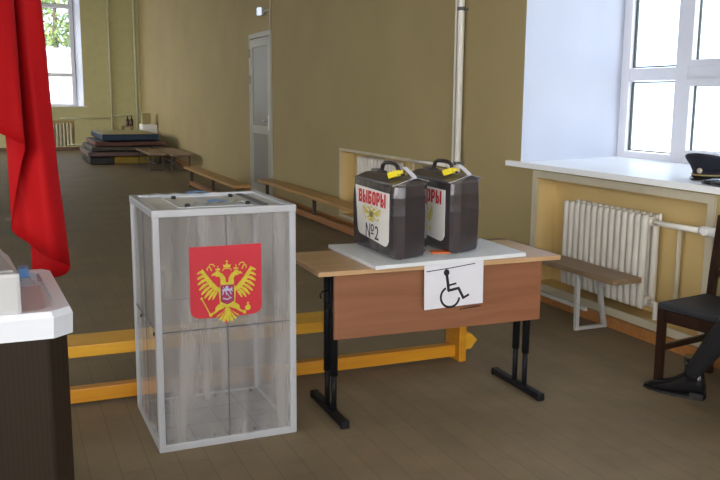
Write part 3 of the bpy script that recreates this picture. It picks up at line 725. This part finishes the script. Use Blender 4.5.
# ------------------------------------------------------------------ low bench with steel legs by the radiator
grim = wood('worn_brown_plank', (.20, .13, .075), (.28, .19, .115), .5, 3, (.8, 9, 9))
legg = mat('grey_leg_paint', (.42, .42, .40), .45, var=.08)
def low_bench(label, loc, rotz, length, width, h, group, back=.03, legm=None, off=.30):
    r = thing('low_bench', label, 'bench', loc, rotz, group)
    MB().box(0, 0, h - .035, length, width, h, .004).build('seat', grim, r)
    for x in (off, length - .33):
        m = MB()
        for ya, yb in ((back, .03), (width - .04, width - .03)):
            m.loft([[(x - .013, y_ - .013, z_), (x + .013, y_ - .013, z_), (x + .013, y_ + .013, z_), (x - .013, y_ + .013, z_)] for y_, z_ in ((ya, 0), (yb, h - .035))], smooth=False)
        m.box(x - .012, back, .0, x + .012, width - .04, .022, .002).box(x - .012, .03, h - .06, x + .012, width - .03, h - .036, .002)
        m.build('leg_frame', legm or legg, r)
    MB().box(off, width / 2 - .012, .12, length - .33, width / 2 + .012, .144).build('stretcher', legm or legg, r)
    return r
low_bench('narrow brown bench with grey steel legs in front of the window radiator', (3.475, 3.89, 0), PI / 2, 1.55, .215, .405, None, -.045, None, .37)
dlegs = mat('dark_grey_legs', (.07, .065, .06), .5)
bt = 'low brown tables beside the mats'
low_bench('low brown bench with steel legs standing next to the mats, nearer the stack', (2.93, 16.85, 0), PI / 2, 2.1, .32, .35, bt, .03, dlegs)
low_bench('low brown bench with steel legs at the wall beyond the mats', (3.40, 16.5, 0), PI / 2, 2.3, .42, .35, bt, .03, dlegs)

# ------------------------------------------------------------------ gym mats
def mat_pad(label, loc, w, l, h, topm, sidem, wob=0.0, rotz=0.0):
    r = thing('gym_mat', label, 'mat', loc, rotz, 'gym mats stacked by the far corner')
    n = 12
    def edge(z, ins):
        P = []
        for k in range(n): P.append((ins + (w - 2 * ins) * k / n, ins, 0))
        for k in range(n): P.append((w - ins, ins + (l - 2 * ins) * k / n, 0))
        for k in range(n): P.append((w - ins - (w - 2 * ins) * k / n, l - ins, 0))
        for k in range(n): P.append((ins, l - ins - (l - 2 * ins) * k / n, 0))
        return [(x, y, z + (wob * math.sin(x * 5.1 + loc[2] * 30) * math.cos(y * 3 + loc[2] * 9))) for x, y, _ in P]
    m = MB(); m.loft([edge(0, .03), edge(h * .15, 0), edge(h * .8, 0), edge(h - .001, .012)], smooth=False); m.build('padding', sidem, r)
    m = MB(); m.loft([edge(h - .0005, .013), edge(h + .006, .03)], smooth=False); m.build('cover', topm, r)
    return r
mblue = mat('navy_vinyl', (.008, .03, .075), .45); mtan = mat('tan_vinyl', (.36, .30, .15), .5)
mred = mat('faded_red_vinyl', (.13, .05, .04), .6); mgry = mat('grey_canvas', (.09, .08, .07), .7); mpink = mat('dusty_pink_canvas', (.17, .11, .10), .7); myel = mat('yellow_vinyl', (.30, .20, .015), .5); mdark = mat('black_vinyl', (.02, .02, .022), .5)
mat_pad('black gym mat at the bottom of the mat pile, left of the yellow one', (1.66, 18.9, 0), .48, 2.0, .15, mdark, mdark)
mat_pad('yellow gym mat at the bottom of the mat pile', (2.16, 18.92, 0), .85, 2.0, .15, myel, myel)
mat_pad('dusty pink sagging gym mat in the pile above the black and yellow ones', (1.63, 19.0, .166), 1.55, 2.2, .10, mgry, mpink, .008)
mat_pad('grey gym mat in the middle of the mat pile', (1.70, 18.95, .29), 1.6, 2.3, .08, mgry, mgry, .008)
mat_pad('faded red gym mat directly under the blue and tan mat', (1.78, 18.95, .394), 1.5, 2.2, .09, mgry, mred, .008)
mat_pad('thick navy gym mat with a tan top, topmost of the mat pile', (1.93, 18.9, .508), 1.2, 2.5, .14, mtan, mblue)

# small things in the far corner
cbx = thing('white_cupboard', 'small white cupboard in the far corner behind the mats', 'cupboard', (3.17, 21.5, 0))
MB().box(0, 0, 0, .36, .6, .78, .006).build('carcass', white, cbx)
MB().box(.02, -.012, .06, .34, 0, .74, .004).build('door', white, cbx)
MB().box(.30, -.03, .42, .315, -.012, .52, .003).build('handle', clampm, cbx)
tag(MB().box(0, 0, 0, .2, .3, .27, .006).build('khaki_carton', mat('khaki_card', (.34, .28, .13), .7), None, (3.18, 21.55, .781)), 'khaki carton standing on the white cupboard in the far corner', 'carton')
for i, (x, l) in enumerate(((3.02, 'left brown bottle of the two on the stool in the far corner'), (3.12, 'right brown bottle of the two on the stool in the far corner'))):
    b = thing('bottle', l, 'bottle', (x - .02, 22.95, .70), 0, 'brown bottles in the far corner')
    MB().lathe([(.001, 0), (.042, 0), (.045, .02), (.045, .15), (.018, .2), (.016, .235), (.001, .235)], (0, 0, 0), 12).build('glass', mat('brown_glass', (.05, .025, .012), .2), b)
    MB().lathe([(.001, .236), (.018, .236), (.018, .26), (.001, .262)], (0, 0, 0), 10).build('cap', clampm, b)
stl = thing('stool', 'plain wooden stool in the far corner carrying two brown bottles', 'stool', (2.84, 22.8, 0))
MB().box(0, 0, .665, .31, .31, .70, .004).build('seat', grim, stl)
for x in (.02, .25):
    for y in (.02, .25): MB().box(x, y, 0, x + .04, y + .04, .665).build('leg', grim, stl)

# ------------------------------------------------------------------ chair
dw = wood('dark_red_mahogany', (.016, .007, .005), (.03, .012, .008), .3, 4, (9, 9, .8))
pad = mat('dark_upholstery', (.022, .022, .026), .6, var=.15, vscale=30)
CH = 'mahogany chairs in a row by the window'
ch = thing('wooden_chair', 'empty dark mahogany chair with a black padded seat near the window radiator', 'chair', (3.03, 3.225, 0), .17, CH)
# local: front leg far side at origin, +x to the back, -y to the near side
CW = .50; CD = .40
for y in (0, -CW + .035):
    MB().box(-.018, y - .018, 0, .018, y + .018, .425, .003).build('leg', dw, ch)
    m = MB(); m.loft([[(x - .018, y - .018, z), (x + .018, y - .018, z), (x + .018, y + .018, z), (x - .018, y + .018, z)] for x, z in ((CD + .02, 0), (CD - .005, .25), (CD - .01, .43), (CD + .005, .6), (CD + .04, .86))], smooth=False); m.build('rear_post', dw, ch)
    MB().box(.018, y - .011, .19, CD - .025, y + .011, .222, .003).build('stretcher', dw, ch)
    MB().box(.018, y - .012, .345, CD - .025, y + .012, .405, .003).build('apron', dw, ch)
for x_ in (0, CD - .008): MB().box(x_ - .012, -CW + .05, .345, x_ + .012, -.015, .405, .003).build('apron', dw, ch)
m = MB(); m.box(-.022, -CW + .017, .407, CD - .03, .02, .445, .014); m.build('seat', pad, ch)
MB().box(CD + .005, -CW + .05, .72, CD + .035, -.018, .82, .006).box(CD - .01, -CW + .05, .54, CD + .012, -.018, .58, .004).build('backrest', dw, ch)

ch2 = copy_tree(ch); ch2.location = (3.06, 2.66, 0); ch2.rotation_euler.z = .04; ch2['label'] = 'dark mahogany chair the person in black boots is sitting on'
# ------------------------------------------------------------------ seated person (only a boot and the shin reach the frame)
def skin_chain(verts, edges, radii, name, mt, parent, root=0, sub=2):
    me = bpy.data.meshes.new(name); me.from_pydata(verts, edges, []); o = bpy.data.objects.new(name, me); C.objects.link(o)
    sk_ = o.modifiers.new('skin', 'SKIN')
    for i, r in enumerate(radii):
        v = me.skin_vertices[0].data[i]; v.radius = r if isinstance(r, tuple) else (r, r); v.use_root = (i == root)
    sk_.use_smooth_shade = True
    ss = o.modifiers.new('smooth', 'SUBSURF'); ss.levels = sub; ss.render_levels = sub
    bpy.context.view_layer.update()
    dg = bpy.context.evaluated_depsgraph_get(); m2 = bpy.data.meshes.new_from_object(o.evaluated_get(dg)); m2.name = name
    bpy.data.objects.remove(o); bpy.data.meshes.remove(me)
    for p_ in m2.polygons: p_.use_smooth = True
    m2.materials.clear(); m2.materials.append(mt)
    q_ = bpy.data.objects.new(name, m2); C.objects.link(q_)
    if parent: q_.parent = parent
    return q_
skinm = mat('skin', (.50, .28, .20), .5, var=.05); uni = mat('black_uniform_cloth', (.010, .010, .013), .8, var=.15, vscale=50)
leather = mat('black_polished_leather', (.008, .008, .010), .18, spec=.6, bump=.15, bscale=14)
pr = thing('person', 'person in black trousers and pointed black boots seated on a mahogany chair', 'person', (3.30, 2.43, 0))
# positions relative to the pelvis base
hip = (0.0, 0, .565)
V = [hip, (.03, 0, .70), (.05, 0, .88), (.05, 0, 1.02), (.03, 0, 1.10), (.02, 0, 1.19), (.015, 0, 1.27)]
E_ = [(i, i + 1) for i in range(6)]
Rr = [(.145, .12), (.14, .105), (.165, .115), (.12, .09), (.052, .055), (.078, .085), (.062, .072)]
def add(chain, start, rad):
    prev = start
    for p_, r_ in zip(chain, rad):
        V.append(p_); Rr.append(r_); E_.append((prev, len(V) - 1)); prev = len(V) - 1
kneeR, ankR = (-.36, .24, .52), (-.24, .61, .115)
kneeL, ankL = (-.40, -.15, .51), (-.36, -.17, .115)
add([(-.06, .09, .545), (-.22, .17, .54), kneeR, (-.31, .40, .345), ankR], 0, [.085, .078, .062, .058, .042])
add([(-.06, -.09, .53), (-.22, -.12, .525), kneeL, (-.39, -.16, .34), ankL], 0, [.085, .078, .062, .056, .042])
add([(.05, .19, 1.0), (-.02, .24, .78), (-.20, .15, .655)], 3, [.055, .045, .033])
add([(.05, -.19, 1.0), (-.02, -.25, .78), (-.22, -.16, .655)], 3, [.055, .045, .033])
body = skin_chain(V, E_, Rr, 'body', uni, pr, 0)
# head sits on the body as its own skin-coloured surface with features
def ell(c, r, n=16, k=10): return [[(c[0] + r[0] * math.sin(PI * j / k) * math.cos(2 * PI * i / n), c[1] + r[1] * math.sin(PI * j / k) * math.sin(2 * PI * i / n), c[2] - r[2] * math.cos(PI * j / k)) for i in range(n)] for j in range(1, k)]
m = MB(); m.loft(ell((.0, 0, 1.235), (.096, .078, .122))).lathe([(.052, 0), (.05, .1)], (.02, 0, 1.07), 12)
m.loft(ell((-.098, 0, 1.222), (.020, .014, .026), 10, 6)); m.loft(ell((.008, .078, 1.228), (.020, .010, .032), 10, 6)); m.loft(ell((.008, -.078, 1.228), (.020, .010, .032), 10, 6))
m.build('head', skinm, pr)
m = MB()
for y in (.032, -.032): m.loft(ell((-.084, y, 1.243), (.012, .014, .009), 10, 6))
m.build('eyes', mat('eye', (.05, .035, .03), .2), pr)
m = MB(); m.loft(ell((-.089, 0, 1.172), (.010, .025, .007), 10, 6)); m.build('mouth', mat('lips', (.38, .14, .12), .5), pr)
m = MB(); m.loft(ell((.018, 0, 1.272), (.095, .086, .105))); m.build('hair', mat('dark_brown_hair', (.03, .018, .012), .6), pr)
def hand(y, s_):
    fs = []
    m = MB(); wx, wy = -.20 if s_ > 0 else -.22, y
    m.loft([[(wx - d_, wy + w_ * math.cos(k_ * PI / 5), .655 - .012 * d_ / .05 + t_ * math.sin(k_ * PI / 5)) for k_ in range(10)] for d_, w_, t_ in ((.0, .028, .02), (.04, .040, .017), (.085, .042, .014))])
    for i_, (o_, l_) in enumerate(((-.030, .068), (-.010, .078), (.011, .074), (.031, .058))):
        a_ = (wx - .08, wy + o_, .638); m.tube([a_, (a_[0] - l_ * .45, a_[1] * 1.0 + o_ * .1, .634), (a_[0] - l_ * .8, a_[1] + o_ * .12, .618), (a_[0] - l_, a_[1] + o_ * .12, .602)], [.0095, .009, .008, .006], 8)
    m.tube([(wx - .02, wy - s_ * .03, .65), (wx - .05, wy - s_ * .058, .645), (wx - .085, wy - s_ * .064, .632)], [.012, .010, .007], 8)
    m.build('hand', skinm, pr)
hand(.15, 1); hand(-.16, -1)
def boot(ax, ay, ang):
    """pointed boot: heel under the ankle, toe along angle ang"""
    ca, sa = math.cos(ang), math.sin(ang); W2 = lambda x, y, z: (ax + x * ca - y * sa, ay + x * sa + y * ca, z)
    prof = [(-.075, .018, .03, .075), (-.06, .034, .028, .15), (-.02, .040, .024, .165), (.03, .041, .016, .125), (.08, .043, .010, .088), (.13, .043, .008, .066), (.17, .034, .008, .052), (.20, .020, .010, .040), (.225, .006, .013, .026)]
    R = []
    for x, w_, z0_, z1_ in prof:
        R.append([W2(x, w_ * math.cos(k_ * PI / 7), (z0_ + z1_) / 2 + (z1_ - z0_) / 2 * (math.sin(k_ * PI / 7) if math.sin(k_ * PI / 7) > 0 else math.sin(k_ * PI / 7) * 1.0)) for k_ in range(14)])
    m = MB(); m.loft(R)
    m.loft([[W2(-.015 + x_ + r_ * 1.1 * math.cos(k_ * PI / 7), r_ * math.sin(k_ * PI / 7), z_) for k_ in range(14)] for x_, z_, r_ in ((0, .09, .044), (-.004, .15, .043), (-.0, .21, .046))])
    b_ = m.build('boot', leather, pr)
    m = MB(); m.prism([W2(-.075, y_, 0) for y_ in (-.03, .03)] + [W2(-.01, y_, 0) for y_ in (.032, -.032)], (0, 0, .034), .003)
    m.prism([W2(x_, y_, .002) for x_, y_ in ((-.02, -.036), (.06, -.042), (.13, -.042), (.19, -.028), (.23, -.004), (.23, .004), (.19, .028), (.13, .042), (.06, .042), (-.02, .036))], (0, 0, .012), .003)
    m.build('sole', mat('black_rubber', (.012, .012, .012), .6), b_)
boot(ankR[0], ankR[1] - .0, math.radians(118)); boot(ankL[0], ankL[1], math.radians(175))

# ------------------------------------------------------------------ peaked cap and the small thing beside it
capn = mat('navy_cap_cloth', (.010, .011, .020), .7, var=.1, vscale=40)
cp = thing('peaked_cap', 'navy peaked cap with a round badge lying on the window sill', 'cap', (3.80, 3.75, .997), math.radians(196))
def ering(rx, ry, z, tilt=0.0, dx=0.0): return [(dx + rx * math.cos(2 * PI * k / 28), ry * math.sin(2 * PI * k / 28), z + tilt * (rx * math.cos(2 * PI * k / 28))) for k in range(28)]
m = MB(); m.loft([ering(.098, .088, .012), ering(.100, .090, .02), ering(.100, .090, .055, .03)]); m.build('band', capn, cp)
m = MB(); m.loft([ering(.101, .091, .05, .03), ering(.112, .105, .075, .12), ering(.130, .124, .096, .22, .002), ering(.140, .132, .108, .25, .004), ering(.142, .134, .116, .26, .004), ering(.136, .128, .123, .26, .004), ering(.115, .108, .127, .25, .004), ering(.05, .05, .125, .22)]); m.build('crown', capn, cp)
m = MB(); R = []
for k in range(13):
    a = math.radians(-62 + 124 * k / 12); c, s_ = math.cos(a), math.sin(a); ex = .055 * max(0, math.cos(a * 1.35)) + .004
    R.append([(.098 * c, .088 * s_, .024), (.098 * c + ex, .088 * s_ * 1.02, .024 - ex * .32), (.098 * c + ex, .088 * s_ * 1.02, .021 - ex * .32), (.098 * c, .088 * s_, .020)])
m.loft(R); m.build('visor', leather, cp)
m = MB(); m.tube([(.103 * math.cos(a), .093 * math.sin(a), .030) for a in [math.radians(-85 + 170 * k / 18) for k in range(19)]], .0045, 8); m.build('cord', mat('gold_cord', (.45, .34, .12), .4, .4), cp)
m = MB(); m.lathe([(.001, 0), (.017, 0), (.017, .004), (.011, .007), (.001, .008)], (.104, .0, .056), 14, 'x'); m.build('badge', mat('silver_gold_badge', (.6, .52, .42), .35, .5), cp)
gl = thing('leather_glove', 'small glossy black folded glove beside the cap on the sill edge', 'glove', (3.57, 3.43, .9965), math.radians(80))
m = MB(); m.loft([[(x, y0_ + w_ * math.cos(k * PI / 6), .001 + h_ * (1 + math.sin(k * PI / 6))) for k in range(12)] for x, y0_, w_, h_ in ((-.11, 0, .028, .008), (-.09, 0, .036, .013), (-.02, 0, .045, .015), (.03, .003, .045, .014), (.05, .005, .040, .012))]); m.build('palm', leather, gl)
for i_, y_ in enumerate((-.03, -.008, .014, .036)): MB().tube([(.045, y_, .013), (.085, y_ * 1.1, .014), (.12 - abs(i_ - 1.5) * .008, y_ * 1.15, .011)], [.011, .0105, .008], 8).build('finger', leather, gl)
MB().tube([(-.04, -.04, .014), (.0, -.062, .013), (.035, -.066, .011)], [.012, .011, .008], 8).build('thumb', leather, gl)

# ------------------------------------------------------------------ outdoors
struct(MB().box(-60, -40, -1.2, 60, 90, -1.0).build('ground', mat('pale_yard', (.5, .5, .48), .9, var=.1, vscale=.3)))
leafm = [mat('leaf_green_%d' % i, c, .6, var=.25, vscale=3) for i, c in enumerate(((.10, .15, .04), (.16, .21, .07), (.07, .11, .035)))]
barkm = mat('bark', (.08, .06, .045), .9)
def tree(label, x, y, h, r, seed):
    rnd = random.Random(seed); t = thing('tree', label, 'tree', (x, y, -1.0), 0, 'trees outside the far window')
    MB().tube([(0, 0, 0), (.1, .05, h * .3), (0, .1, h * .6), (.1, 0, h * .9)], [.22, .17, .11, .04], 8).build('trunk', barkm, t)
    m = MB()
    for k in range(2600):
        a = rnd.uniform(0, 2 * PI); ph = math.acos(rnd.uniform(-1, 1)); rr = r * rnd.uniform(.45, 1) * (0.8 + .25 * math.sin(3 * a + ph * 4))
        c = Vector((rr * math.sin(ph) * math.cos(a), rr * math.sin(ph) * math.sin(a), h * .68 + rr * 1.15 * math.cos(ph)))
        u = Vector((rnd.gauss(0, 1), rnd.gauss(0, 1), rnd.gauss(0, 1))).normalized(); v = u.cross(Vector((rnd.gauss(0, 1), rnd.gauss(0, 1), rnd.gauss(0, 1)))).normalized(); s_ = rnd.uniform(.09, .17)
        m.mi = rnd.randrange(3); m.quad(c + u * s_, c + v * s_ * .5, c - u * s_, c - v * s_ * .5)
    m.build('foliage', leafm, t)
tree('leafy green tree seen through the right panes of the far window', 2.4, 42, 9.0, 3.0, 1)
tree('leafy green tree outside the far window, hidden behind the flag', -3.6, 43, 9.0, 3.0, 2)

ob = thing('white_outbuilding', 'white rendered outbuilding seen through the far window below the tree', 'building', (-7, 33, -1.0))
MB().box(0, 0, 0, 17, 5, 4.0).build('wall', mat('white_render', (.8, .8, .8), .8, var=.02), ob)
MB().prism([(-.2, -.3, 4.0), (17.2, -.3, 4.0), (17.2, 2.5, 4.25), (17.2, 5.3, 4.0), (-.2, 5.3, 4.0), (-.2, 2.5, 4.25)], (0, 0, .06)).build('roof', mat('pale_roof_sheet', (.6, .6, .6), .5), ob)
# ------------------------------------------------------------------ light
wd = bpy.data.worlds.new('sky'); bpy.context.scene.world = wd; wd.use_nodes = True
nt = wd.node_tree; bg = nt.nodes['Background']
wn, wl = nt.nodes, nt.links
tcw = wn.new('ShaderNodeTexCoord'); dt = wn.new('ShaderNodeVectorMath'); dt.operation = 'DOT_PRODUCT'
dt.inputs[1].default_value = Vector((-.75, -.55, .38)).normalized()          # hazy sun side of an overcast sky
wl.new(tcw.outputs['Generated'], dt.inputs[0])
mr = wn.new('ShaderNodeMapRange'); mr.inputs['From Min'].default_value = .05; mr.inputs['From Max'].default_value = .95
wl.new(dt.outputs['Value'], mr.inputs['Value'])
rw = wn.new('ShaderNodeMix'); rw.data_type = 'RGBA'; rw.inputs['A'].default_value = (2.3, 2.75, 3.35, 1); rw.inputs['B'].default_value = (18.5, 18.0, 18.0, 1)
rw.clamp_result = False
wl.new(mr.outputs[0], rw.inputs['Factor']); wl.new(rw.outputs['Result'], bg.inputs['Color'])
bg.inputs['Strength'].default_value = 1.0
def portal(name, loc, rot, sx, sy):
    l = bpy.data.lights.new(name, 'AREA'); l.shape = 'RECTANGLE'; l.size = sx; l.size_y = sy; l.energy = 1; l.cycles.is_portal = True
    o = bpy.data.objects.new(name, l); C.objects.link(o); o.location = loc; o.rotation_euler = rot
for c in WINY: portal('daylight', (WX + TH + .02, c, 2.5), (PI / 2, 0, PI / 2), 2.65, 3.1)
for c in FARX: portal('daylight', (c, YF + .95, 2.75), (-PI / 2, 0, 0), 2.2, 3.2)
for c in LEFT_FILL_Y: portal('daylight', (XL - .4, c, 2.8), (PI / 2, 0, -PI / 2), 3.1, 3.7)
for c in BACK_FILL_X: portal('daylight', (c, YB - .4, 2.8), (PI / 2, 0, 0), 3.1, 3.7)

# ------------------------------------------------------------------ camera
cam = bpy.data.cameras.new('camera'); co = bpy.data.objects.new('camera', cam); C.objects.link(co)
r_ = (0.9220565, -0.386986, 0.0073213); u_ = (0.0575727, 0.1558321, 0.9861043); f_ = (0.3827494, 0.9088224, -0.1659659)
co.matrix_world = Matrix(((r_[0], u_[0], -f_[0], 0), (r_[1], u_[1], -f_[1], 0), (r_[2], u_[2], -f_[2], 1.45), (0, 0, 0, 1)))
cam.sensor_width = 36; cam.lens = 839.69 / 720 * 36; cam.clip_start = .05; cam.clip_end = 300
sc = bpy.context.scene; sc.camera = co
sc.view_settings.view_transform = 'Standard'; sc.view_settings.look = 'None'; sc.view_settings.gamma = 1; sc.view_settings.use_curve_mapping = False
sc.view_settings.exposure = 0.0
sc.cycles.use_denoising = True
sc.cycles.max_bounces = 14; sc.cycles.diffuse_bounces = 8; sc.cycles.transparent_max_bounces = 24; sc.cycles.glossy_bounces = 6
